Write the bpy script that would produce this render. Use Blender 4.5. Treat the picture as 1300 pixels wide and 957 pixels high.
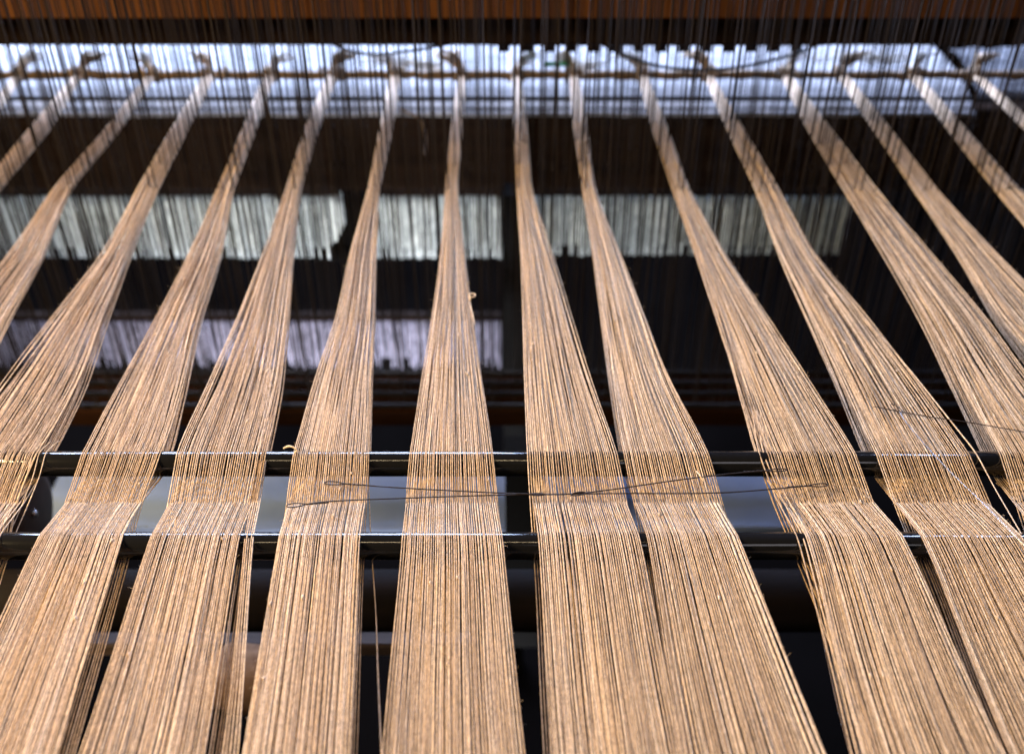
import bpy, math, random
import numpy as np
R = math.radians
random.seed(7); rng = np.random.default_rng(7)
scene = bpy.context.scene
for o in list(bpy.data.objects): bpy.data.objects.remove(o)

# ---------------------------------------------------------------- camera
CAM_H, PITCH, FPX = 0.60, R(37.6), 1335.0        # height over the warp plane, downward pitch, focal length in photo pixels
cd = bpy.data.cameras.new('camera'); cam = bpy.data.objects.new('camera', cd); scene.collection.objects.link(cam)
cam.location = (0, 0, CAM_H); cam.rotation_euler = (math.pi/2 - PITCH, 0, 0)
cd.sensor_width = 36; cd.lens = FPX/1300*36; cd.clip_start = .01; cd.clip_end = 60
cd.dof.use_dof = True; cd.dof.focus_distance = .85; cd.dof.aperture_fstop = 3.7
scene.camera = cam
# ---------------------------------------------------------------- world, lamps, exposure
w = bpy.data.worlds.new('World'); scene.world = w; w.use_nodes = True
w.node_tree.nodes['Background'].inputs[0].default_value = (.30, .36, .50, 1)
w.node_tree.nodes['Background'].inputs[1].default_value = .035
def area(name, loc, target, sx, sy, power, col, spread=180):
    l = bpy.data.lights.new(name, 'AREA'); l.shape = 'RECTANGLE'; l.size = sx; l.size_y = sy; l.energy = power; l.color = col
    l.spread = R(spread)
    o = bpy.data.objects.new(name, l); scene.collection.objects.link(o); o.location = loc
    import mathutils
    o.rotation_euler = (mathutils.Vector(target) - mathutils.Vector(loc)).to_track_quat('-Z', 'Y').to_euler(); return o
area('window_light', (-.95, 3.3, 1.05), (-.1, 1.2, 0), 2.0, 1.1, 640, (.52, .66, 1.0))
area('window_light_side', (1.6, 2.4, 1.5), (.5, 1.0, 0), .6, .9, 125, (.50, .62, 1.0))
area('tube_lamp', (-.125, .33, 1.06), (-.125, .70, 0), .69, .02, 2.4, (1.0, .75, .44))
area('warm_lamp_left', (-1.65, .35, .95), (-.30, .62, 0), .5, .4, 98, (1.0, .73, .38))
area('room_light', (.6, -.7, 1.7), (.1, .7, 0), 1.0, .5, 4, (.95, .90, .95))
area('low_fill', (-.30, .86, -1.15), (-.30, 1.6, -.33), .7, .2, 6.5, (.96, .95, 1.0), 70)  # added fill, low and out of view, brightens cord rows and bundle undersides
scene.view_settings.view_transform = 'Standard'; scene.view_settings.look = 'None'
scene.view_settings.exposure = 0; scene.view_settings.gamma = 1
scene.render.engine = 'CYCLES'

# ---------------------------------------------------------------- measuring and naming helpers
def unproj(px, py, z=None, Y=None):
    dx, du = px-650.0, 478.5-py
    d = np.array([dx, du*math.sin(PITCH)+FPX*math.cos(PITCH), du*math.cos(PITCH)-FPX*math.sin(PITCH)])
    t = (z-CAM_H)/d[2] if z is not None else Y/d[1]
    return np.array([0, 0, CAM_H]) + d*t
def P(px, py, z=None, Y=None): return tuple(unproj(px, py, z, Y))
def tag(o, label=None, cat=None, group=None, kind=None):
    if label: o['label'] = label
    if cat: o['category'] = cat
    if group: o['group'] = group
    if kind: o['kind'] = kind
    return o
def empty(name, loc=(0,0,0)):
    o = bpy.data.objects.new(name, None); o.empty_display_size = .02; scene.collection.objects.link(o); o.location = loc; return o

class MB:
    def __init__(s): s.v = []; s.f = []; s.n = 0; s.uv = []; s.tv = []
    def add(s, v, f, uv=None, tv=0.5):
        v = np.asarray(v, float); f = np.asarray(f, int)
        s.v.append(v); s.f.append(f + s.n); s.n += len(v)
        s.uv.append(np.zeros((len(v),2)) if uv is None else uv); s.tv.append(np.full(len(v), tv)); return s
    def box(s, c, d, bev=.0, rot=None):
        x, y, z = [k/2 for k in d]; b = min(bev, x*.45, y*.45, z*.45)
        if b <= 0:
            v = [(i*x, j*y, k*z) for i in (-1,1) for j in (-1,1) for k in (-1,1)]
            f = [(0,1,3,2),(4,6,7,5),(0,4,5,1),(2,3,7,6),(0,2,6,4),(1,5,7,3)]
        else:                                     # box whose long edges along X are chamfered
            prof = [(-y+b,-z),(y-b,-z),(y,-z+b),(y,z-b),(y-b,z),(-y+b,z),(-y,z-b),(-y,-z+b)]
            v = [(-x,a,c2) for a, c2 in prof] + [(x,a,c2) for a, c2 in prof]
            f = [(i,(i+1)%8,8+(i+1)%8,8+i) for i in range(8)]
            f += [(0,7,6,5),(0,5,4,1),(1,4,3,2),(8,13,14,15),(8,9,12,13),(9,10,11,12)]
        v = np.array(v)
        if rot is not None: v = v @ np.array(rot).T
        return s.add(v + np.array(c), f)
    def tube(s, pts, rad, sides=6, tv=.5, cap=True, v0=0.0):
        p = np.asarray(pts, float); n = len(p)
        rad = np.full(n, rad) if np.isscalar(rad) else np.asarray(rad)
        t = np.gradient(p, axis=0); t /= np.linalg.norm(t, axis=1)[:,None] + 1e-12
        up = np.tile(np.array([0,0,1.0]), (n,1)); flat = np.abs(t[:,2]) > .9
        if flat.mean() > .3: up = np.tile(np.array([0,1.0,0]), (n,1))
        if np.abs((t*up).sum(1)).max() > .97: up = np.tile(np.array([.31,.83,.46]), (n,1))
        a = np.cross(t, up); a /= np.linalg.norm(a, axis=1)[:,None] + 1e-12
        b = np.cross(a, t)
        ang = np.arange(sides)/sides*2*math.pi
        ring = p[:,None,:] + rad[:,None,None]*(np.cos(ang)[None,:,None]*a[:,None,:] + np.sin(ang)[None,:,None]*b[:,None,:])
        L = np.concatenate([[0], np.cumsum(np.linalg.norm(np.diff(p, axis=0), axis=1))]) + v0
        uv = np.stack([np.broadcast_to(ang/(2*math.pi), (n,sides)), np.broadcast_to(L[:,None], (n,sides))], -1).reshape(-1,2)
        i = np.arange(n-1)[:,None]*sides; j = np.arange(sides)[None,:]; k = (j+1) % sides
        f = np.stack([i+j, i+k, i+sides+k, i+sides+j], -1).reshape(-1,4)
        s.add(ring.reshape(-1,3), f, uv, tv)
        if cap:
            e = (n-1)*sides
            for q in range(1, sides-1):
                s.f.append(np.array([[0, q+1, q, q]])[:, :3] + s.n - n*sides); s.f.append(np.array([[e, e+q, e+q+1]]) + s.n - n*sides)
        return s
    def build(s, name, mat, parent=None, smooth=True, tag_=None):
        me = bpy.data.meshes.new(name)
        V = np.concatenate(s.v); me.vertices.add(len(V)); me.vertices.foreach_set('co', V.ravel())
        loops = np.concatenate([f.ravel() for f in s.f]); tot = np.concatenate([np.full(len(f), f.shape[1]) for f in s.f])
        me.loops.add(len(loops)); me.loops.foreach_set('vertex_index', loops.astype(np.int32))
        me.polygons.add(len(tot)); me.polygons.foreach_set('loop_start', (np.cumsum(tot)-tot).astype(np.int32))
        me.polygons.foreach_set('loop_total', tot.astype(np.int32))
        me.polygons.foreach_set('use_smooth', np.full(len(tot), smooth))
        uvl = me.uv_layers.new(name='uv'); uvl.data.foreach_set('uv', np.concatenate(s.uv)[loops].ravel())
        at = me.attributes.new('tv', 'FLOAT', 'POINT'); at.data.foreach_set('value', np.concatenate(s.tv))
        me.materials.append(mat); me.update(calc_edges=True); me.validate()
        o = bpy.data.objects.new(name, me); scene.collection.objects.link(o); o.parent = parent
        return o

# ---------------------------------------------------------------- materials
def mat(name, col, rough=.6, spec=.4, metal=0, noise=0, nscale=(20,20,20), col2=None, bump=0, sheen=0, detail=4):
    m = bpy.data.materials.new(name); m.use_nodes = True; nt = m.node_tree; b = nt.nodes['Principled BSDF']
    b.inputs['Base Color'].default_value = (*col, 1); b.inputs['Roughness'].default_value = rough
    b.inputs['Specular IOR Level'].default_value = spec; b.inputs['Metallic'].default_value = metal
    if sheen: b.inputs['Sheen Weight'].default_value = sheen
    if col2 is not None or bump:
        tc = nt.nodes.new('ShaderNodeTexCoord'); mp = nt.nodes.new('ShaderNodeMapping'); mp.inputs['Scale'].default_value = nscale
        nz = nt.nodes.new('ShaderNodeTexNoise'); nz.inputs['Scale'].default_value = 1; nz.inputs['Detail'].default_value = detail
        nt.links.new(tc.outputs['Object'], mp.inputs[0]); nt.links.new(mp.outputs[0], nz.inputs[0])
        if col2 is not None:
            cr = nt.nodes.new('ShaderNodeValToRGB'); cr.color_ramp.elements[0].position = .35; cr.color_ramp.elements[1].position = .68
            cr.color_ramp.elements[0].color = (*col, 1); cr.color_ramp.elements[1].color = (*col2, 1)
            nt.links.new(nz.outputs[0], cr.inputs[0]); nt.links.new(cr.outputs[0], b.inputs['Base Color'])
        if bump:
            bp = nt.nodes.new('ShaderNodeBump'); bp.inputs['Strength'].default_value = bump; bp.inputs['Distance'].default_value = .002
            nt.links.new(nz.outputs[0], bp.inputs['Height']); nt.links.new(bp.outputs[0], b.inputs['Normal'])
    return m
def yarn_material(name, ca, cb, cc):
    m = bpy.data.materials.new(name); m.use_nodes = True; nt = m.node_tree; N = nt.nodes.new; L = nt.links.new
    b = nt.nodes['Principled BSDF']; out = nt.nodes['Material Output']
    b.inputs['Roughness'].default_value = .75; b.inputs['Specular IOR Level'].default_value = .25
    b.inputs['Sheen Weight'].default_value = .4; b.inputs['Sheen Roughness'].default_value = .4
    at = N('ShaderNodeAttribute'); at.attribute_name = 'tv'
    cr = N('ShaderNodeValToRGB'); e = cr.color_ramp.elements
    e[0].position = 0; e[0].color = (*ca,1); e[1].position = 1; e[1].color = (*cc,1); k = e.new(.5); k.color = (*cb,1)
    L(at.outputs['Fac'], cr.inputs[0])
    # fibre mottling along the yarn and the ply twist
    uv = N('ShaderNodeUVMap'); uv.uv_map = 'uv'; sx = N('ShaderNodeSeparateXYZ'); L(uv.outputs[0], sx.inputs[0])
    v = N('ShaderNodeMath'); v.operation = 'MULTIPLY'; v.inputs[1].default_value = 1/.0034; L(sx.outputs[1], v.inputs[0])
    a = N('ShaderNodeMath'); a.operation = 'ADD'; L(sx.outputs[0], a.inputs[0]); L(v.outputs[0], a.inputs[1])
    m2 = N('ShaderNodeMath'); m2.operation = 'MULTIPLY'; m2.inputs[1].default_value = 2*math.pi; L(a.outputs[0], m2.inputs[0])
    sn = N('ShaderNodeMath'); sn.operation = 'SINE'; L(m2.outputs[0], sn.inputs[0])
    tc = N('ShaderNodeTexCoord'); mp = N('ShaderNodeMapping'); mp.inputs['Scale'].default_value = (900, 260, 900)
    L(tc.outputs['Object'], mp.inputs[0]); nz = N('ShaderNodeTexNoise'); nz.inputs['Scale'].default_value = 1; nz.inputs['Detail'].default_value = 3
    L(mp.outputs[0], nz.inputs[0])
    mr = N('ShaderNodeMapRange'); mr.inputs[1].default_value = .3; mr.inputs[2].default_value = .7; mr.inputs[3].default_value = .52; mr.inputs[4].default_value = 1.30
    L(nz.outputs[0], mr.inputs[0])
    ms = N('ShaderNodeMath'); ms.operation = 'MULTIPLY_ADD'; ms.inputs[1].default_value = .07; L(sn.outputs[0], ms.inputs[0]); L(mr.outputs[0], ms.inputs[2])
    mx = N('ShaderNodeVectorMath'); mx.operation = 'SCALE'; L(cr.outputs[0], mx.inputs[0]); L(ms.outputs[0], mx.inputs['Scale'])
    L(mx.outputs[0], b.inputs['Base Color'])
    bp = N('ShaderNodeBump'); bp.inputs['Strength'].default_value = .5; bp.inputs['Distance'].default_value = .0004
    L(ms.outputs[0], bp.inputs['Height']); L(bp.outputs[0], b.inputs['Normal'])
    tr = N('ShaderNodeBsdfTranslucent'); L(mx.outputs[0], tr.inputs[0]); mix = N('ShaderNodeMixShader'); mix.inputs[0].default_value = .07
    L(b.outputs[0], mix.inputs[1]); L(tr.outputs[0], mix.inputs[2]); L(mix.outputs[0], out.inputs[0])
    return m
YARN = yarn_material('flax_yarn', (.36,.23,.125), (.58,.40,.24), (.80,.61,.43))
PALE_YARN = yarn_material('pale_yarn', (.62,.55,.46), (.72,.66,.58), (.8,.76,.70))
BROWN_CORD = yarn_material('brown_cord', (.16,.09,.04), (.24,.15,.07), (.34,.23,.12))
ROD = mat('black_lacquered_rod', (.007,.007,.008), .09, .5, 0, nscale=(30,300,300), bump=.02)
DARKROD = mat('dark_iron', (.012,.011,.012), .7, .15)
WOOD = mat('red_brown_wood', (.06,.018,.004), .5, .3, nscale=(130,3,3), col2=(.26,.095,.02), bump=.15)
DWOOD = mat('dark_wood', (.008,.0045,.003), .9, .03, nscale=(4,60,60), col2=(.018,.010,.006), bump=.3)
RAILWOOD = mat('worn_rail_wood', (.009,.004,.002), .9, .02, nscale=(4,60,60), col2=(.018,.007,.003), bump=.3)
HED = mat('dark_heddle_steel', (.012,.008,.006), .7, .12, 0)
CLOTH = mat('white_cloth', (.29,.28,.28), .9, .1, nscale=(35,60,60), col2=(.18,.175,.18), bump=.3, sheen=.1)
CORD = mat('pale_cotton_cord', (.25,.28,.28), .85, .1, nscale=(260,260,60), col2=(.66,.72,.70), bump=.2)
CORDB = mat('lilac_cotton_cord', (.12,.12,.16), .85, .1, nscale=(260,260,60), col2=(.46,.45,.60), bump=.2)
BLACK = mat('soot_black_iron', (.005,.005,.005), .9, .03)
ROLL = mat('dark_roller', (.011,.009,.009), .75, .08, nscale=(6,40,40), col2=(.018,.013,.012), bump=.1)
LIT_FLOOR = mat('lit_floor_blue_grey', (.13,.185,.34), .7, .2, nscale=(9,14,14), col2=(.18,.24,.40), bump=.1)  # window light on the floor put into the colour
FLOOR = mat('dark_floor', (.0012,.0009,.0008), 1, 0, nscale=(3,3,3), col2=(.002,.0016,.0014))
WIRE = mat('heddle_wire', (.014,.008,.006), .55, .25, 0)
BRIGHT = mat('bright_wire', (.45,.45,.48), .3, .6, 1)
GREEN = mat('green_tag', (.03,.33,.13), .6, .3)
RUBBER = mat('black_cable', (.008,.008,.009), .45, .4)
SACK = mat('brown_sacking', (.20,.115,.07), .9, .1, nscale=(60,60,60), col2=(.30,.19,.12), bump=.5)

# ---------------------------------------------------------------- setting
tag(MB().box((0, 1.5, -1.35), (9, 9, .02)).build('floor', FLOOR, smooth=False), kind='structure')
tag(MB().box((0, 4.2, -.35), (9, .04, 2.0)).build('wall', FLOOR, smooth=False), kind='structure')

# ---------------------------------------------------------------- lease rods
RB = .0107; YB1, YB2 = .659, .565
def rod(Y, x0, x1, label):
    t = empty('lease_rod', (0, Y, 0)); tag(t, label, 'rod', 'black lease rods laid through the warp')
    m = MB(); m.tube([(x0,0,0),(x0+.4,0,0),(0,0,0),(x1-.4,0,0),(x1,0,0)], RB, 48); m.build('rod_shaft', ROD, t)
    for x, s in ((x0,-1),(x1,1)):
        MB().tube([(x,0,0),(x+s*.012,0,0)], RB*1.15, 32).build('end_cap', DARKROD, t, False)
rod(YB1, -.72, .70, 'far black lease rod, just above the wire hooks and under the far half of threads')
rod(YB2, -.72, .74, 'near black lease rod, nearer the viewer and below the wire hooks')

# ---------------------------------------------------------------- warp bundles (edges measured on the warp plane)
TR = .00051
rows_y = [97, 160, 235, 320, 400, 480, 575, 640, 680, 867]
BW = {
 0: [(12,24),(-35,-15),(-112,-86),(-235,-190),(-330,-262),(-420,-325),(-500,-385),(-580,-445),(-625,-480),(-830,-650)],
 1: [(90,101),(37,64),(-25,1),(-108,-62),(-190,-122),(-270,-170),(-350,-238),(-395,-285),(-425,-310),(-590,-430)],
 2: [(183,194),(134,154),(66,90),(10,55),(-62,8),(-135,-35),(-205,-95),(-245,-135),(-275,-152),(-440,-270)],
 3: [(256,271),(217,240),(173,203),(127,166),(64,134),(5,105),(-62,50),(-95,12),(-130,5),(-290,-110)],
 4: [(333,347),(308,325),(276,296),(237,280),(196,252),(154,234),(107,207),(80,173),(50,157),(-37,100)],
 5: [(413,426),(387,404),(363,382),(333,372),(301,366),(266,359),(222,338),(212,322),(188,308),(129,281)],
 6: [(494,508),(482,499),(467,482),(443,479),(427,477),(399,472),(372,469),(361,464),(350,458),(318,450)],
 7: [(581,591),(572,587),(565,581),(558,591),(547,602),(534,614),(520,628),(513,635),(511,643),(493,663)],
 8: [(650,662),(653,670),(656,675),(661,702),(664,726),(666,750),(670,784),(674,797),(680,813),(689,848)],
 9: [(723,736),(728,747),(739,755),(753,790),(763,821),(774,850),(790,899),(806,918),(820,941),(848,1017)],
 10:[(811,823),(828,848),(853,875),(885,922),(912,977),(939,1029),(970,1090),(997,1114),(1026,1150),(1068,1233)],
 11:[(896,907),(923,945),(958,990),(990,1036),(1029,1104),(1068,1165),(1110,1232),(1138,1263),(1170,1303),(1243,1420)],
 12:[(994,1007),(1026,1055),(1070,1113),(1125,1186),(1175,1254),(1217,1310),(1268,1390),(1292,1425),(1322,1475),(1415,1590)],
 13:[(1066,1080),(1109,1131),(1158,1190),(1218,1268),(1268,1350),(1335,1450),(1415,1550),(1450,1590),(1485,1640),(1600,1780)],
 14:[(1158,1170),(1205,1226),(1263,1292),(1340,1390),(1420,1500),(1490,1610),(1565,1700),(1610,1750),(1650,1800),(1790,1980)],
 15:[(1238,1249),(1300,1320),(1375,1402),(1470,1520),(1560,1640),(1640,1750),(1730,1860),(1780,1910),(1820,1970),(1980,2170)],
}
YN, YK = 1.133, 1.515
def ztop(Y): return np.interp(Y, [.1, YB2, .609, YB1, YN, 2.0], [.002, RB+TR, .003, RB+TR, .004, .004])
def zset(Y, s):        # s=+1: over the near rod, under the far one; s=-1: the other way
    z = s*np.interp(Y, [.1, YB2, YB1, YN, 2.0], [.003 if s > 0 else .034, RB+TR, -(RB+TR), 0, 0])
    c = RB+TR
    for yb, sg in ((YB2, s), (YB1, -s)):
        d = np.clip(c*c-(Y-yb)**2, 0, None); h = np.where(np.abs(Y-yb) < c, np.sqrt(d), -1)
        z = np.where((np.abs(Y-yb) < c), sg*np.maximum(sg*z, h), z)
    return z
def smooth_noise(Y, step, amp):
    k = np.arange(Y.min()-step, Y.max()+2*step, step); return np.interp(Y, k, rng.normal(0, amp, len(k)))
edges = {}
for b, rows in BW.items():
    ys, l, r = [], [], []
    for py, (a, c) in zip(rows_y, rows):
        z = .004
        for _ in range(12):
            q = unproj(a, py, z); z = .5*z + .5*float(ztop(q[1]))
        q2 = unproj(c, py, z); ys.append(q[1]); l.append(q[0]); r.append(q2[0])
    ys, l, r = map(np.array, (ys, l, r)); i = np.argsort(ys); ys, l, r = ys[i], l[i], r[i]
    g = (l[2]-l[0])/(ys[2]-ys[0]), (r[2]-r[0])/(ys[2]-ys[0])
    ys = np.concatenate([[.1], ys]); l = np.concatenate([[l[0]+g[0]*(.1-ys[1])], l]); r = np.concatenate([[r[0]+g[1]*(.1-ys[1])], r])
    Yf = np.linspace(.1, YK+.01, 400)
    lf, rf = np.interp(Yf, ys, l), np.interp(Yf, ys, r)
    ker = np.exp(-.5*(np.arange(-18,19)/7)**2); ker /= ker.sum()
    lf = np.convolve(np.pad(lf, 18, 'reflect', reflect_type='odd'), ker, 'valid'); rf = np.convolve(np.pad(rf, 18, 'reflect', reflect_type='odd'), ker, 'valid')
    edges[b] = (Yf, lf, rf)
names = {
 0:'leftmost narrow flax warp bundle, cut off by the upper left edge', 1:'second flax warp bundle from the left, leaving over the left edge high up',
 2:'third flax warp bundle from the left, leaving over the left edge at mid height', 3:'warp bundle at the left end of the far rod, crossing threads beside a dark block',
 4:'golden warp bundle over the left end of the near rod, no wire on it', 5:'golden warp bundle with a separate strip of loose threads along its right side',
 6:'flax warp bundle under the two looped left ends of the wire hooks', 7:'central flax warp bundle with a tiny curl of thread on its upper right edge',
 8:'flax warp bundle just right of the black post, where the wire hooks meet', 9:'flax warp bundle on the left side of the wide blue-grey gap, leaning right',
 10:'flax warp bundle under the two looped right ends of the wire hooks', 11:'broad flax warp bundle crossed by the bright slanting wire, one thread hanging off it',
 12:'warp bundle running off the right edge level with the far rod', 13:'narrow greyish warp bundle leaving over the right edge above the middle',
 14:'bluish warp bundle leaving over the right edge near the top', 15:'faint dim warp bundle in the upper right corner beyond the bluish one'}
def Ygrid(b):
    if b in (0,1,2,13,14,15): near = np.arange(.1, .8, .03)
    else: near = np.concatenate([np.arange(.1, .36, .03), np.arange(.36, .80, .0042)])
    return np.concatenate([near, np.arange(.80, YK, .012), [YK]])
NT = 45
for b in range(16):
    Yf, lf, rf = edges[b]; Y = Ygrid(b)
    root = empty('warp_bundle', (0,0,0)); tag(root, names[b], 'yarn bundle', 'flax warp bundles fanning out from the tied ends')
    l, r = np.interp(Y, Yf, lf), np.interp(Y, Yf, rf); cx, hw = (l+r)/2, (r-l)/2 - TR*.6
    thick = np.interp(Y, [.60, .80, 1.0, 1.13, 1.40, YK], [.0002, .0012, .003, .0048, .0048, .0035])
    for s in (1, -1):
        NT = 46 if s > 0 else 40
        u = np.linspace(-1, 1, NT) + rng.normal(0, .0055, NT)
        u += .008*np.sin(u*rng.uniform(9,15)+rng.uniform(0,6)) + .003*np.sin(u*31+rng.uniform(0,6))
        u = np.clip(np.sort(u), -1.02, 1.02)
        sh = rng.uniform(-.0018, .0018); ws = rng.uniform(.95, 1.02)
        zs = zset(Y, s)
        stuff = MB(); singles = []
        for i in range(NT):
            # order in the narrow part differs from that in the fan: threads run slightly askew
            un = np.clip(u[i]*.92 + rng.normal(0,.17), -1, 1)
            k = np.interp(Y, [.70, 1.13], [0, 1])
            uu = u[i]*(1-k) + un*k
            vv = rng.uniform(-1, 1)*math.sqrt(max(0, 1-un*un*.8))
            x = cx + hw*ws*uu + sh*np.interp(Y, [.4,.9], [1,0])
            amp = np.interp(Y, [.1,.45,.6,.8,1.2], [1.5,1.0,.5,.6,.7])
            x = x + smooth_noise(Y, .05, .00015)*amp + smooth_noise(Y, .22, .0004)*np.interp(Y, [.3,.56,.66,.9], [.8,.25,.25,.5])
            z = zs + vv*thick + smooth_noise(Y, .03, .00018) 
            rad = TR*(1.0 if s > 0 else .92)*rng.uniform(.84, 1.10)*(1+np.clip(smooth_noise(Y, .006, .10), -.25, .3) + np.clip(smooth_noise(Y, .012, .22)-.28, 0, .7))
            p = np.stack([x, Y, z], 1)
            tv = float(np.clip(rng.normal(.5,.22), 0, 1))
            if 3 <= i < NT-3: stuff.tube(p, rad, 4, tv, cap=False, v0=rng.uniform(0,1))
            else:
                m = MB(); m.tube(p, rad, 5, tv, v0=rng.uniform(0,1)); singles.append(m)
        tag(stuff.build('rod_over_threads' if s == 1 else 'rod_under_threads', YARN, root), kind='stuff')
        for m in singles: m.build('warp_thread', YARN, root)
    # fuzz: short fibre ends standing off the yarns
    fz = MB()
    for _ in range(260 if 3 <= b <= 12 else 70):
        y0 = rng.uniform(.40, 1.05); u0 = rng.uniform(-1,1); 
        if rng.random() < .35: u0 = math.copysign(rng.uniform(.90,.96), u0)
        c0, h0 = np.interp(y0, Yf, (lf+rf)/2), np.interp(y0, Yf, (rf-lf)/2)
        z0 = float(max(zset(np.array([y0]), 1)[0], zset(np.array([y0]), -1)[0])) + .0006 + float(np.interp(y0,[.7,1.05],[0,.003]))
        d = rng.normal(0, 1, 3); d[2] = abs(d[2])*.5; d /= np.linalg.norm(d); L = rng.uniform(.0012, .0036)
        bend = rng.normal(0, .3, 3)*L; t = np.linspace(0,1,4)[:,None]
        p0 = np.array([c0+h0*u0, y0, z0]); fz.tube(p0 + d*L*t + bend*t*t, .00007, 3, .9, cap=False)
    tag(fz.build('fuzz', YARN, root), kind='stuff')
    # small nubs of fibre caught in the yarn
    nb = MB()
    for _ in range(9 if 3 <= b <= 12 else 3):
        y0 = rng.uniform(.40, .95); u0 = rng.uniform(-.90,.90); c0, h0 = np.interp(y0, Yf, (lf+rf)/2), np.interp(y0, Yf, (rf-lf)/2)
        z0 = float(max(zset(np.array([y0]), 1)[0], zset(np.array([y0]), -1)[0])) + .0008
        t = np.linspace(0,1,6); L = rng.uniform(.002,.006)
        p = np.stack([c0+h0*u0+rng.normal(0,.0002,6), y0+t*L, z0+rng.normal(0,.0001,6)],1)
        nb.tube(p, np.sin(t*math.pi)*.00055+.0002, 5, .85)
    tag(nb.build('nub', YARN, root), kind='stuff')
    # the tied end: windings round the tie rod and a tuft of cut ends standing up behind it
    c0 = float(np.interp(YK, Yf, (lf+rf)/2)); kn = MB()
    for q in range(7):
        off = rng.normal(0,.006); a0 = rng.uniform(0,6); tt = np.linspace(0, 2*math.pi, 22)
        rr = rng.uniform(.008,.0135); tw = rng.normal(0,.35)
        kn.tube(np.stack([c0+off+np.sin(tt)*rr*tw, YK+.004+np.cos(tt)*rr, np.sin(tt)*rr*.9+.001], 1), rng.uniform(.0014,.0024), 5, rng.random(), cap=False)
    kn.build('knot', BROWN_CORD if b not in (0,6) else BROWN_CORD, root)
    lean = rng.choice([-1,1])
    lump = MB()
    for q in range(26):
        t = np.linspace(0,1,9); L = rng.uniform(.018,.042); dx = lean*rng.uniform(.2,1.1)*L + rng.normal(0,.003)
        bz = rng.uniform(.006,.020)
        p = np.stack([c0 + dx*t + rng.normal(0,.0012), YK+.006+ t*L*.6 + rng.normal(0,.002), .004 + bz*np.sin(t*2.6)+ t*L*.25], 1) + smooth_noise(t, .25, .0012)[:,None]
        lump.tube(p, rng.uniform(.0012,.0019), 4, rng.random())
    tag(lump.build('tuft', BROWN_CORD if b % 4 == 1 else (YARN if b % 4 == 3 else PALE_YARN), root), kind='stuff')
    edges[b] = edges[b] + (root,)

def loose(b, pts, tv=.7, rad=TR, name='loose_thread', n=60, wob=.00025):
    p = np.array(pts); t = np.linspace(0, len(p)-1, n)
    q = np.stack([np.interp(t, np.arange(len(p)), p[:,k]) for k in range(3)], 1)
    ker = np.array([1,2,3,2,1])/9
    for k in range(3):
        q[:,k] = np.convolve(np.pad(q[:,k], 2, 'reflect', reflect_type='odd'), ker, 'valid') + smooth_noise(t, 4, wob)
    MB().tube(q, rad*(1+np.clip(smooth_noise(t, 1, .15),-.3,.6)), 6, tv).build(name, YARN, edges[b][3])
ZR = RB+TR
def over(px, py): return P(px, py, z=ZR)
# strip of loose threads right of the golden bundle, over both rods
for k in range(5):
    o = k*3.4
    loose(5, [P(338+o*.5, 470, z=.004), over(327+o*.9, 574), P(321+o*.8, 632, z=-.002), over(311+o*.8, 680), P(306+o*.8, 740, z=.008), P(294+o*1.1, 868, z=.006), P(282+o*1.5, 960, z=.004), P(250+o*2, 1150, z=.002)], .3+.12*k)
loose(5, [P(322, 632, z=.0), P(337, 603, z=-ZR), P(346, 520, z=-.008)], .4)
# single thread in the gap left of the central bundle
loose(6, [P(466, 560, z=.002), P(467, 606, z=-.004), P(469, 650, z=-.009), P(469.5, 674, z=-.0112), P(472, 712, z=-.0115), P(477, 780, z=-.009), P(480, 868, z=-.006), P(486, 990, z=-.004)], .5, TR*.9)
# stray threads at the left side of the bundle below the looped wire ends
for k in range(3):
    loose(10, [P(955+k*5, 520, z=.006), over(963+k*5, 574), P(985+k*7, 632, z=.001), over(1012+k*8, 680), P(1033+k*8, 760, z=.008), P(1061+k*7, 868, z=.006), P(1082+k*8, 960, z=.004), P(1130+k*8,1150,z=.002)], .4+.2*k)
for k in range(3):
    loose(10, [P(970+k*4, 604, z=-.009), P(983+k*4, 640, z=-.004), P(998+k*4, 676, z=-.012), P(1012+k*5, 712, z=-ZR), P(1040+k*6, 780, z=-.010), P(1072+k*6, 868, z=-.008), P(1110+k*6, 980, z=-.006)], .2)
# thread hanging loose on the right of the broad bundle
loose(11, [P(1098, 405, z=.004), P(1126, 436, z=.006), P(1162, 478, z=.010), P(1205, 532, z=.013), over(1239, 574), P(1263, 620, z=.006), P(1291, 668, z=.010), P(1330, 735, z=.010), P(1400, 868, z=.008)], .85, wob=.0001)
loose(11, [P(1264, 612, z=-.01), P(1300, 640, z=-.004), P(1350, 690, z=.0)], .5)
# threads crossing askew at the left edge
for k in range(7):
    loose(3, [P(20+k*9, 560, z=.010), over(10+k*8, 574), P(2+k*8, 605, z=.006), P(-12+k*8, 640, z=.0), P(-28+k*8, 676, z=-.010), P(-60+k*9, 760, z=-.010), P(-110+k*10, 870, z=-.008)], .3+.1*k)
for k in range(6):
    loose(3, [P(24+k*5.2, 607, z=-.009), P(0+k*6, 640, z=.0), P(-30+k*6.4, 676, z=ZR), P(-90+k*7, 800, z=.009)], .25+.1*k)
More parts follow.
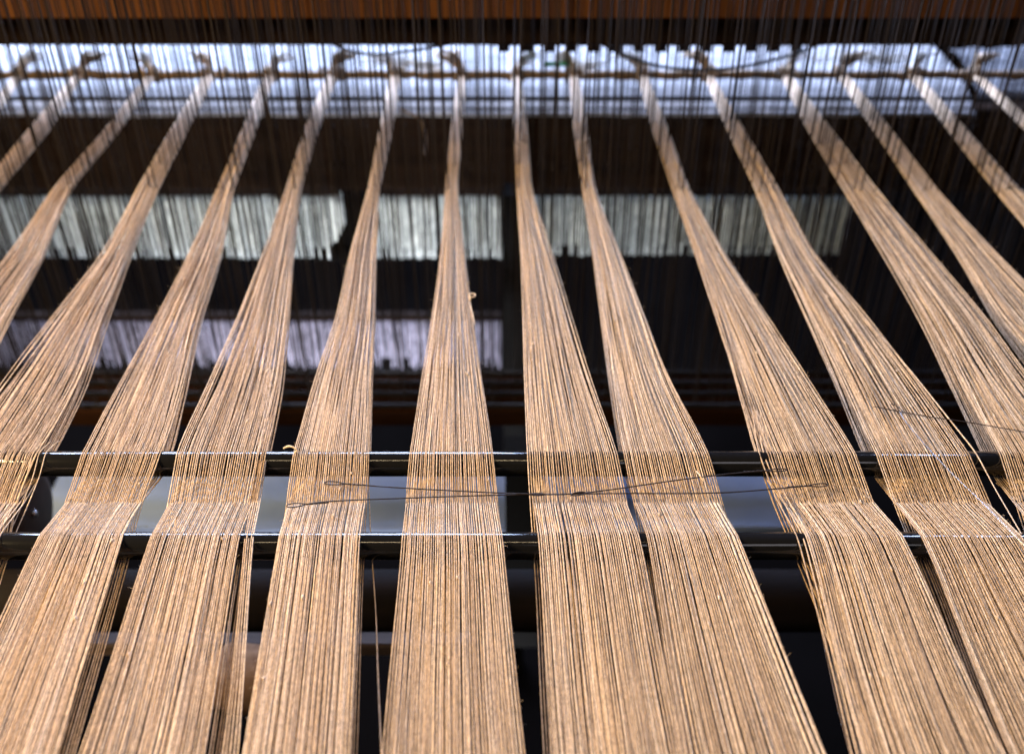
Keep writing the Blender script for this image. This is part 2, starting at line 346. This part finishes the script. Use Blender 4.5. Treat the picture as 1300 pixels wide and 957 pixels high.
# curl on the central bundle, curl by the far rod
def curl(b, c, z, r, a0, a1, tail, tv=.9, rad=.0007):
    tt = np.linspace(a0, a1, 16); c = unproj(*c, z=z)
    p = [(c[0]+math.cos(a)*r, c[1]+math.sin(a)*r, c[2]+.001) for a in tt]
    p.append(tuple(unproj(*tail, z=z)))
    loose(b, p, tv, rad, 'thread_curl', 40, .00003)
curl(7, (599, 376), .006, .0036, -2.6, 2.4, (597, 382), .95)
loose(7, [P(596, 384, z=.007), P(600, 398, z=.007), P(603, 412, z=.006)], .95, .0005, 'thread_curl', 12)
loose(6, [P(360, 569, z=.014), P(366, 566, z=.017), P(372, 567, z=.017), P(378, 571, z=.015), P(374, 575, z=.013)], .9, .0008, 'thread_curl', 20, .0001)
loose(9, [P(884, 598, z=.012), P(889, 604, z=.014), P(893, 611, z=.012)], .9, .0005, 'thread_curl', 12, .0001)

# ---------------------------------------------------------------- wire heddles lying on the threads
def wire(label, segs, loops, eye, rad=.00052, WIRE=WIRE):
    root = empty('wire_hook', (0,0,0)); tag(root, label, 'wire hook', 'loose wire hooks lying on the warp')
    m = MB()
    p = np.array(segs); t = np.linspace(0, len(p)-1, 90); q = np.stack([np.interp(t, np.arange(len(p)), p[:,k]) for k in range(3)], 1)
    ker = np.hanning(17)[1:-1]; ker /= ker.sum()
    for k in range(3): q[:,k] = np.convolve(np.pad(q[:,k], 7, 'reflect', reflect_type='odd'), ker, 'valid')
    m.tube(q, rad, 8); m.build('wire_shank', WIRE, root)
    for (tip, neck, wid) in loops:
        a, c = np.array(neck), np.array(tip); d = c-a; L = np.linalg.norm(d); d /= L; n = np.cross(d, [0,0,1]); n /= np.linalg.norm(n)
        tt = np.linspace(0, 2*math.pi, 36)
        prof = np.stack([.5*(1-np.cos(tt)), np.sin(tt)*(.5+.28*(1-np.cos(tt)))], 1)
        pp = a[None] + prof[:,:1]*d[None]*L + prof[:,1:]*n[None]*wid/2
        MB().tube(pp, rad*.95, 8, cap=False).build('end_loop', WIRE, root)
        # twisted neck
        tw = MB()
        for ph in (0, math.pi):
            s = np.linspace(0, 1, 30); ang = s*5*math.pi+ph
            tw.tube(a[None] - d[None]*s[:,None]*.018 + (np.cos(ang)[:,None]*n[None] + np.sin(ang)[:,None]*np.array([[0,0,1]]))*rad*.8, rad*.75, 6)
        tw.build('twisted_neck', WIRE, root)
    if eye is not None:
        a, c, wid = eye; a, c = np.array(a), np.array(c); d = c-a; L = np.linalg.norm(d); d /= L; n = np.cross(d,[0,0,1]); n/=np.linalg.norm(n)
        tt = np.linspace(0, 2*math.pi, 24); pp = (a+c)[None]/2 + np.cos(tt)[:,None]*d[None]*L/2 + np.sin(tt)[:,None]*n[None]*wid/2
        MB().tube(pp, rad*1.0, 6, cap=False).build('wire_eye', WIRE, root)
    return root
W = lambda x, y, z=.0115: P(x, y, z=z)
wire('brown wire hook with its left loop lower and its right loop lower',
     [W(388,640),W(410,636.5),W(450,634.5),W(520,632),W(600,629),W(681,627.5,.0125),W(732,626.8,.0125),W(800,626),W(880,626.5),W(930,625),W(990,620,.0125),W(1027,616.5,.0125)],
     [(W(364,642),W(388,640),.0052),(W(1051,615,.0125),W(1027,616.5,.0125),.0042)], (W(674,627.5,.0135),W(692,627.3,.0135),.0024))
wire('brown wire hook with both loops higher, bent upwards at its middle eye',
     [W(437,614),W(470,616.5),W(520,620),W(580,623,.0128),W(640,626,.0135),W(700,628,.0138),W(732,627,.014),W(780,621,.0138),W(840,612,.0135),W(900,604,.013),W(940,600,.013),W(972,597.5,.013)],
     [(W(412,612.5),W(437,614),.0044),(W(999,596,.013),W(972,597.5,.013),.0036)], (W(725,627.8,.015),W(744,625.4,.015),.0034))
wire('thin wire running off the right edge, with a small hooked eye on the broad bundle',
     [W(1109,516,.014),W(1140,522,.0145),W(1180,529,.0145),W(1230,536,.0145),W(1300,548,.0145),W(1380,562,.014),W(1470,580,.013)], [], (W(1131,513,.0135),W(1146,525,.0145),.006), .00042)
r_ = wire('bright thin wire slanting down to the right over the broad bundle',
     [W(1142,523,.0180),W(1150,536,.0180),W(1170,560,.0180),W(1205,598,.0180),W(1245,636,.0180),W(1290,682,.0180),W(1340,730,.013),W(1400,790,.012)], [], None, .0004, BRIGHT)

# ---------------------------------------------------------------- heddle shafts: frames out of sight above, heddles hanging through the warp
def heddle_mesh(L0, L1):
    m = MB()        # a wire heddle: two legs either side of a small eye at z=0
    r = .00048
    t = np.linspace(0, 2*math.pi, 13)
    m.tube([(0,0,L1),(0,0,(L1)*.5),(0,0,.0055)], r, 4, cap=False)
    m.tube([(0,0,-.0055),(0,0,-L0*.5),(0,0,-L0)], r, 4, cap=False)
    m.tube(np.stack([np.sin(t)*.0016, 0*t, np.cos(t)*.0055], 1), r*.8, 4, cap=False)
    for zz, s in ((L1,1),(-L0,-1)):
        m.tube(np.stack([np.sin(t)*.0022, 0*t, zz+s*.006-s*np.cos(t)*.006], 1), r*.8, 4, cap=False)
    return m
SHY = [1.15, 1.215, 1.28, 1.345]
zb = [-.335, -.365, -.395, -.425]
for k, Y in enumerate(SHY):
    ordn = ['nearest','second nearest','third nearest','farthest'][k]
    t = empty('heddle_shaft', (0, Y, 0)); tag(t, f'{ordn} hanging shaft of dark vertical heddles behind the fanned warp', 'heddle shaft', 'shafts of dark heddles')
    hm = heddle_mesh(-zb[k]-.012, .372); proto = hm.build('heddle', HED, t)
    hm2 = MB(); 
    xs = []; x = -.98
    while x < .98:
        x += rng.choice([.006, .010, .018, .030], p=[.30,.34,.28,.08])*rng.uniform(.6,1.0); xs.append(x)
    for i, xx in enumerate(xs):
        h = proto if i == 0 else proto.copy()
        if i: scene.collection.objects.link(h); h.parent = t
        h.location = (xx, rng.normal(0,.003), 0); h.scale = (rng.uniform(1.0,2.3),)*2+(1,); h.rotation_euler = (rng.normal(0,.004), rng.normal(0,.012), rng.uniform(0,3))
    MB().box((0,0,zb[k]-.02), (2.1,.014,.028), .002).build('bottom_rail', RAILWOOD, t, False)
    MB().box((0,0,zb[k]-.001), (2.1,.004,.006)).build('heddle_bar', DARKROD, t, False)
    MB().box((0,0,.41), (2.1,.014,.05), .002).build('top_rail', RAILWOOD, t, False)
    MB().box((0,0,.378), (2.1,.004,.006)).build('heddle_bar', DARKROD, t, False)
    for sx in (-1,1): MB().box((sx*1.06,0,(zb[k]+.40)/2-.01), (.03,.016,.40-zb[k]+.09)).build('side_rail', RAILWOOD, t, False)

# ---------------------------------------------------------------- tie rods behind the knots
t = MB(); n = 160; xx = np.linspace(-1.15, .98, n); t.tube(np.stack([xx, np.full(n, YK+.004)+rng.normal(0,.0006,n), rng.normal(0,.0007,n)-.001],1), .0064+rng.normal(0,.0007,n), 10, .3)
tag(t.build('tie_rod', BROWN_CORD), 'brown corded rod that every bundle is knotted to', 'rod')
tag(MB().tube([(-1.3,1.49,-.026),(0,1.49,-.026),(1.1,1.49,-.026)], .0034, 12).build('thin_iron_rod', DARKROD), 'thin black iron rod just below the row of knots', 'rod')

# ---------------------------------------------------------------- cloth over the breast beam
def sheet(prof, x0, x1, nx, amp, thick=.0015):
    prof = np.array(prof); t = np.linspace(0, len(prof)-1, 40); q = np.stack([np.interp(t, np.arange(len(prof)), prof[:,k]) for k in range(2)],1)
    xs = np.linspace(x0, x1, nx); V = []; 
    ph = rng.uniform(0,6,4)
    for side in (0,1):
        for x in xs:
            o = amp*(math.sin(x*23+ph[0])*.5+math.sin(x*57+ph[1])*.3+math.sin(x*131+ph[2])*.2)
            for (yy, zz) in q: V.append((x, yy + o*.6 + side*thick, zz + o*.5 - side*thick))
    f = []; m = 40
    for side in (0,1):
        o = side*nx*m
        for i in range(nx-1):
            for j in range(m-1):
                a = o+i*m+j; quad = (a, a+1, a+m+1, a+m); f.append(quad[::-1] if side else quad)
    o = nx*m
    for i in range(nx-1):
        for j in (0, m-1): f.append((i*m+j, (i+1)*m+j, o+(i+1)*m+j, o+i*m+j))
    for j in range(m-1):
        for i in (0, nx-1): f.append((i*m+j, i*m+j+1, o+i*m+j+1, o+i*m+j))
    return MB().add(V, f)
tag(sheet([(1.546,-.078),(1.545,-.0735),(1.56,-.067),(1.60,-.051),(1.66,-.046),(1.72,-.045),(1.80,-.050)], -1.3, .72, 180, .002).build('beam_cloth', CLOTH), 'white cloth stretched over the beam behind the knots, bright along its top', 'cloth')
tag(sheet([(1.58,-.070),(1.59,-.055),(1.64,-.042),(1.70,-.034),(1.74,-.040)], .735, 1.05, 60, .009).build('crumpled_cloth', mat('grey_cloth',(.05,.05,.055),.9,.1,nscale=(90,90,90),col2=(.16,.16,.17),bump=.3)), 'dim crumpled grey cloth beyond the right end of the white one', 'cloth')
# lumps of white waste yarn along the cloth
for (px, py, wpx, lab) in ((525,82,50,'small heap of pale waste yarn left of the middle on the white cloth'), (1095,72,60,'larger heap of pale waste yarn near the right end of the white cloth'), (735,84,26,'small tuft of white waste yarn beside the green tag')):
    c = unproj(px, py, Y=1.585); m = MB()
    for q in range(90):
        tt = np.linspace(0,1,10); a = rng.normal(0,1,3); d = rng.normal(0,1,3); d /= np.linalg.norm(d); rr = wpx*.0006
        p = c + a*np.array([rr, .006, .004]) + d*(tt[:,None]-.5)*.022*np.array([1.4,.6,.5]) + np.stack([smooth_noise(tt,.2,.002) for _ in range(3)],1)
        m.tube(p, .0011, 4, rng.random())
    tag(m.build('waste_yarn', PALE_YARN), lab, 'waste yarn', kind='stuff')
# green tag
c = unproj(706, 82, Y=1.50)
tag(MB().box(c, (.036,.0012,.0095), rot=[[1,0,.0],[0,.8,-.6],[0,.6,.8]]).build('green_tag', GREEN, smooth=False), 'small green paper tag lying by the knots near the middle', 'tag')

# ---------------------------------------------------------------- beams behind
zc = lambda py, Y: float(unproj(650, py, Y=Y)[2])
za, zt = zc(24, 1.415), .185
t = empty('front_beam', (0,1.415,za)); tag(t, 'red-brown polished wooden beam with upright grain across the top', 'beam')
x = -1.35; i = 0
while x < 1.3:                       # boards glued side by side, upright grain
    wd = rng.uniform(.10,.16)
    o = MB().box((x+wd/2, .018, (zt-za)/2), (wd-.0012,.030+rng.uniform(-.0006,.0006),zt-za)).build('board', WOOD, t, False); x += wd
z0 = zc(59, 1.462)
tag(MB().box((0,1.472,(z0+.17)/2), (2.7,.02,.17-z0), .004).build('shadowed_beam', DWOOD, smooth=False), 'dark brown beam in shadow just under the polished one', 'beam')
t = empty('toothed_strip', (0,1.492,zc(64,1.492))); tag(t, 'row of small dark teeth along the right part of the white cloth', 'toothed strip')
MB().box((.21,.006,.008), (.48,.006,.006)).build('strip_back', DWOOD, t, False)
pr = None
for k in range(14):
    xx = P(640+k*28.5, 63, Y=1.492)[0] if k < 16 else P(640-(k-15)*28.5, 63, Y=1.492)[0]
    if pr is None: pr = MB().box((0,0,0), (.0165,.006,.009), .002).build('tooth', DWOOD, t, False); o = pr
    else: o = pr.copy(); scene.collection.objects.link(o); o.parent = t
    o.location = (xx, 0, .002)
# big dark beam below the cloth
z1, z2 = zc(139,1.55), zc(243,1.55)
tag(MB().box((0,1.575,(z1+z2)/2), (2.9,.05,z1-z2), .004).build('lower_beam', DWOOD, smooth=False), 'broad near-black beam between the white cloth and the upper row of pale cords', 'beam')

# pale cords cut short to stand in for light bands on string heddles
def light_band_cords(label, px0, px1, py0, py1, Y, m_, rag, dens=1.0, gaps=()):
    zt_, zb_ = zc(py0, Y), zc(py1, Y); t = empty('light_band_cords', (0,Y,0)); tag(t, label, 'cord row', 'rows of pale cords standing in for light bands')
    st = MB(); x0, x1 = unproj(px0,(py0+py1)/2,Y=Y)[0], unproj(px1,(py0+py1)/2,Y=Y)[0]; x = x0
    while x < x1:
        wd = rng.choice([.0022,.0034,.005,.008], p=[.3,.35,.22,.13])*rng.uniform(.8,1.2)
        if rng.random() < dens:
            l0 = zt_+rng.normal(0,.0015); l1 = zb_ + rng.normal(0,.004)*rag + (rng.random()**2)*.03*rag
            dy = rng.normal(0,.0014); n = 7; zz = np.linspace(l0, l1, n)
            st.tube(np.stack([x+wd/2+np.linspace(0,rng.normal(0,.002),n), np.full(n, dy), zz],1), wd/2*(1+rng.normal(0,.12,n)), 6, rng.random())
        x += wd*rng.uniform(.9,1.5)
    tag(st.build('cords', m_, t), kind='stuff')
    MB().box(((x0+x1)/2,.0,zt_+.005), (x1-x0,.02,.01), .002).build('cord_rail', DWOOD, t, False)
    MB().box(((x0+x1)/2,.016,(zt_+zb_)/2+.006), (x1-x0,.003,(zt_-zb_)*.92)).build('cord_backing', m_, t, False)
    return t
light_band_cords('upper left row of pale grey-green cords standing in for a light band, behind the left bundles', -160, 437, 246, 327, 1.60, CORD, .06, .92)
light_band_cords('short upper row of pale cords standing in for a light band between the round knob and the black post', 472, 636, 246, 327, 1.60, CORD, .06, .9)
light_band_cords('upper right row of pale cords standing in for a light band, to the right of the black post', 672, 1075, 246, 323, 1.60, CORD, .06, .85)
light_band_cords('lower row of lilac cords standing in for a light band with a ragged lower edge, left of the black post', -160, 636, 404, 466, 1.54, CORDB, .5, .85)
# post
a, b_ = unproj(639,400,Y=1.46), unproj(668,400,Y=1.46)
t = empty('upright_post', (0,1.46,0)); tag(t, 'black upright post right of the middle, between two bundles', 'post')
MB().box(((a[0]+b_[0])/2,0,(zc(240,1.46)-1.34)/2), (b_[0]-a[0],.04,1.34+zc(240,1.46))).build('post_shaft', BLACK, t, False)
c = unproj(665, 640, Y=1.06)
MB().box((c[0],1.07-1.46,c[2]-.10), (.052,.05,.40), .004).build('post_foot', BLACK, t, False)
# knob with arm
c = unproj(432, 319, Y=1.48)
t = empty('round_knob', tuple(c)); tag(t, 'round black knob on a slanting bracket beside the upper pale cords', 'knob')
tt = np.linspace(0,math.pi,9); m = MB(); m.tube(np.stack([0*tt, -.012*np.cos(tt), 0*tt],1), .017*np.sin(tt)**.5+.0005, 20); m.build('knob_ball', BLACK, t)
q = unproj(446, 246, Y=1.50)-c; m = MB(); m.tube([(0,.004,0), tuple(q*.5+np.array([.012,0,0])), tuple(q)], .011, 10); m.build('bracket', BLACK, t)
# brown lower rails, dimly lit
# added board between the rods, its blue-grey colour stands for window-lit floor
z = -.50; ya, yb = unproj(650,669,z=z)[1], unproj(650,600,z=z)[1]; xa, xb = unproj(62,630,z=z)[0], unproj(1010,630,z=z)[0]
tag(MB().box(((xa+xb)/2,(ya+yb)/2+.012,z-.01), (xb-xa,yb-ya+.024,.02), .002).build('lit_floor_board', LIT_FLOOR, smooth=False), 'blue-grey board standing in for window-lit floor, seen between the two lease rods', 'board')
# dark roller and rail beneath
c = unproj(650, 762, z=-.30)
t = empty('warp_roller', (0,c[1],-.30)); tag(t, 'dark roller with a soft sheen low beneath the near rod', 'roller')
MB().tube([(-1,0,0),(-.5,0,0),(0,0,0),(.5,0,0),(1,0,0)], .034, 40).build('roller_drum', ROLL, t)
for s in (-1,1): MB().tube([(s*1.0,0,0),(s*1.06,0,0)], .012, 16).build('axle', DARKROD, t, False)
c = unproj(650, 810, z=-.36)
tag(MB().box((-.35,c[1]+.005,-.37), (.62,.03,.02), .003).build('bottom_plank', mat('greyed_wood',(.10,.07,.055),.7,.3,nscale=(5,60,60),col2=(.16,.11,.09),bump=.3), smooth=False), 'greyed wooden plank low in the gap at the lower left', 'plank')
# sack in the lower left
c = unproj(312, 862, z=-.30); m = MB(); nu, nv = 22, 14; V = []
for i in range(nv+1):
    th = math.pi*i/nv
    for j in range(nu):
        ph = 2*math.pi*j/nu; k = 1+.10*math.sin(3*ph+th*2)+.06*math.sin(7*ph)
        V.append((c[0]+.055*k*math.sin(th)*math.cos(ph), c[1]+.04*k*math.sin(th)*math.sin(ph), c[2]+.026*math.cos(th)))
F = [(i*nu+j, i*nu+(j+1)%nu, (i+1)*nu+(j+1)%nu, (i+1)*nu+j) for i in range(nv) for j in range(nu)]
tag(m.add(V,F).build('cloth_bundle', SACK), 'rounded brown cloth bundle half hidden low at the bottom left', 'cloth bundle')
# dark block at the left between the rods
c = unproj(22, 650, z=-.25); t = empty('side_block', tuple(c)); tag(t, 'dark rounded wooden block at the left edge between the rods', 'block')
MB().tube([(-.20,0,0),(-.03,0,0),(.018,0,0),(.024,0,0)], [.055,.055,.052,.035], 28).build('block_body', mat('block_wood',(.035,.022,.016),.55,.35,nscale=(9,40,40),col2=(.055,.034,.024),bump=.3), t)
MB().tube([(.024,-.012,.01),(.029,-.012,.01)], .0035, 12).build('screw_head', mat('steel',(.5,.5,.55),.3,.5,1), t)
c = unproj(1318, 662, z=-.12); t = empty('hand_knob', tuple(c)); tag(t, 'small bluish-black turning knob at the right edge between the rods', 'turning knob')
MB().tube([(-.010,0,0),(.012,0,0)], .024, 28).build('grip', ROD, t); MB().tube([(-.016,0,0),(-.010,0,0)], .008, 16).build('spindle', DARKROD, t)

# ---------------------------------------------------------------- cords and odds and ends
def cable(pts, r, m_, name, label, cat):
    p = np.array(pts); t = np.linspace(0,len(p)-1,60); q = np.stack([np.interp(t, np.arange(len(p)), p[:,k]) for k in range(3)],1)
    ker = np.hanning(13)[1:-1]; ker/=ker.sum()
    for k in range(3): q[:,k] = np.convolve(np.pad(q[:,k],5,'reflect',reflect_type='odd'), ker, 'valid')
    tag(MB().tube(q, r, 8).build(name, m_), label, cat)
C = lambda x, y: P(x, y, Y=1.47)
cable([C(740,40),C(775,63),C(800,74),C(835,85),C(870,89),C(920,89),C(960,82),C(1000,72),C(1030,62),C(1060,40)], .0026, RUBBER, 'hanging_cable', 'long black cable sagging across the white cloth right of the middle', 'cable')
cable([C(380,30),C(425,58),C(450,67),C(480,70),C(520,65),C(570,57),C(620,40)], .0024, RUBBER, 'hanging_cable', 'short black cable sagging left of the middle below the dark beam', 'cable')
C = lambda x, y: P(x, y, Y=1.44)
cable([C(505,138),C(518,143),C(530,148),C(538,160),C(541,178),C(540,196)], .0016, BROWN_CORD, 'dangling_cord', 'short brown cord dangling between two bundles under the cloth', 'cord')
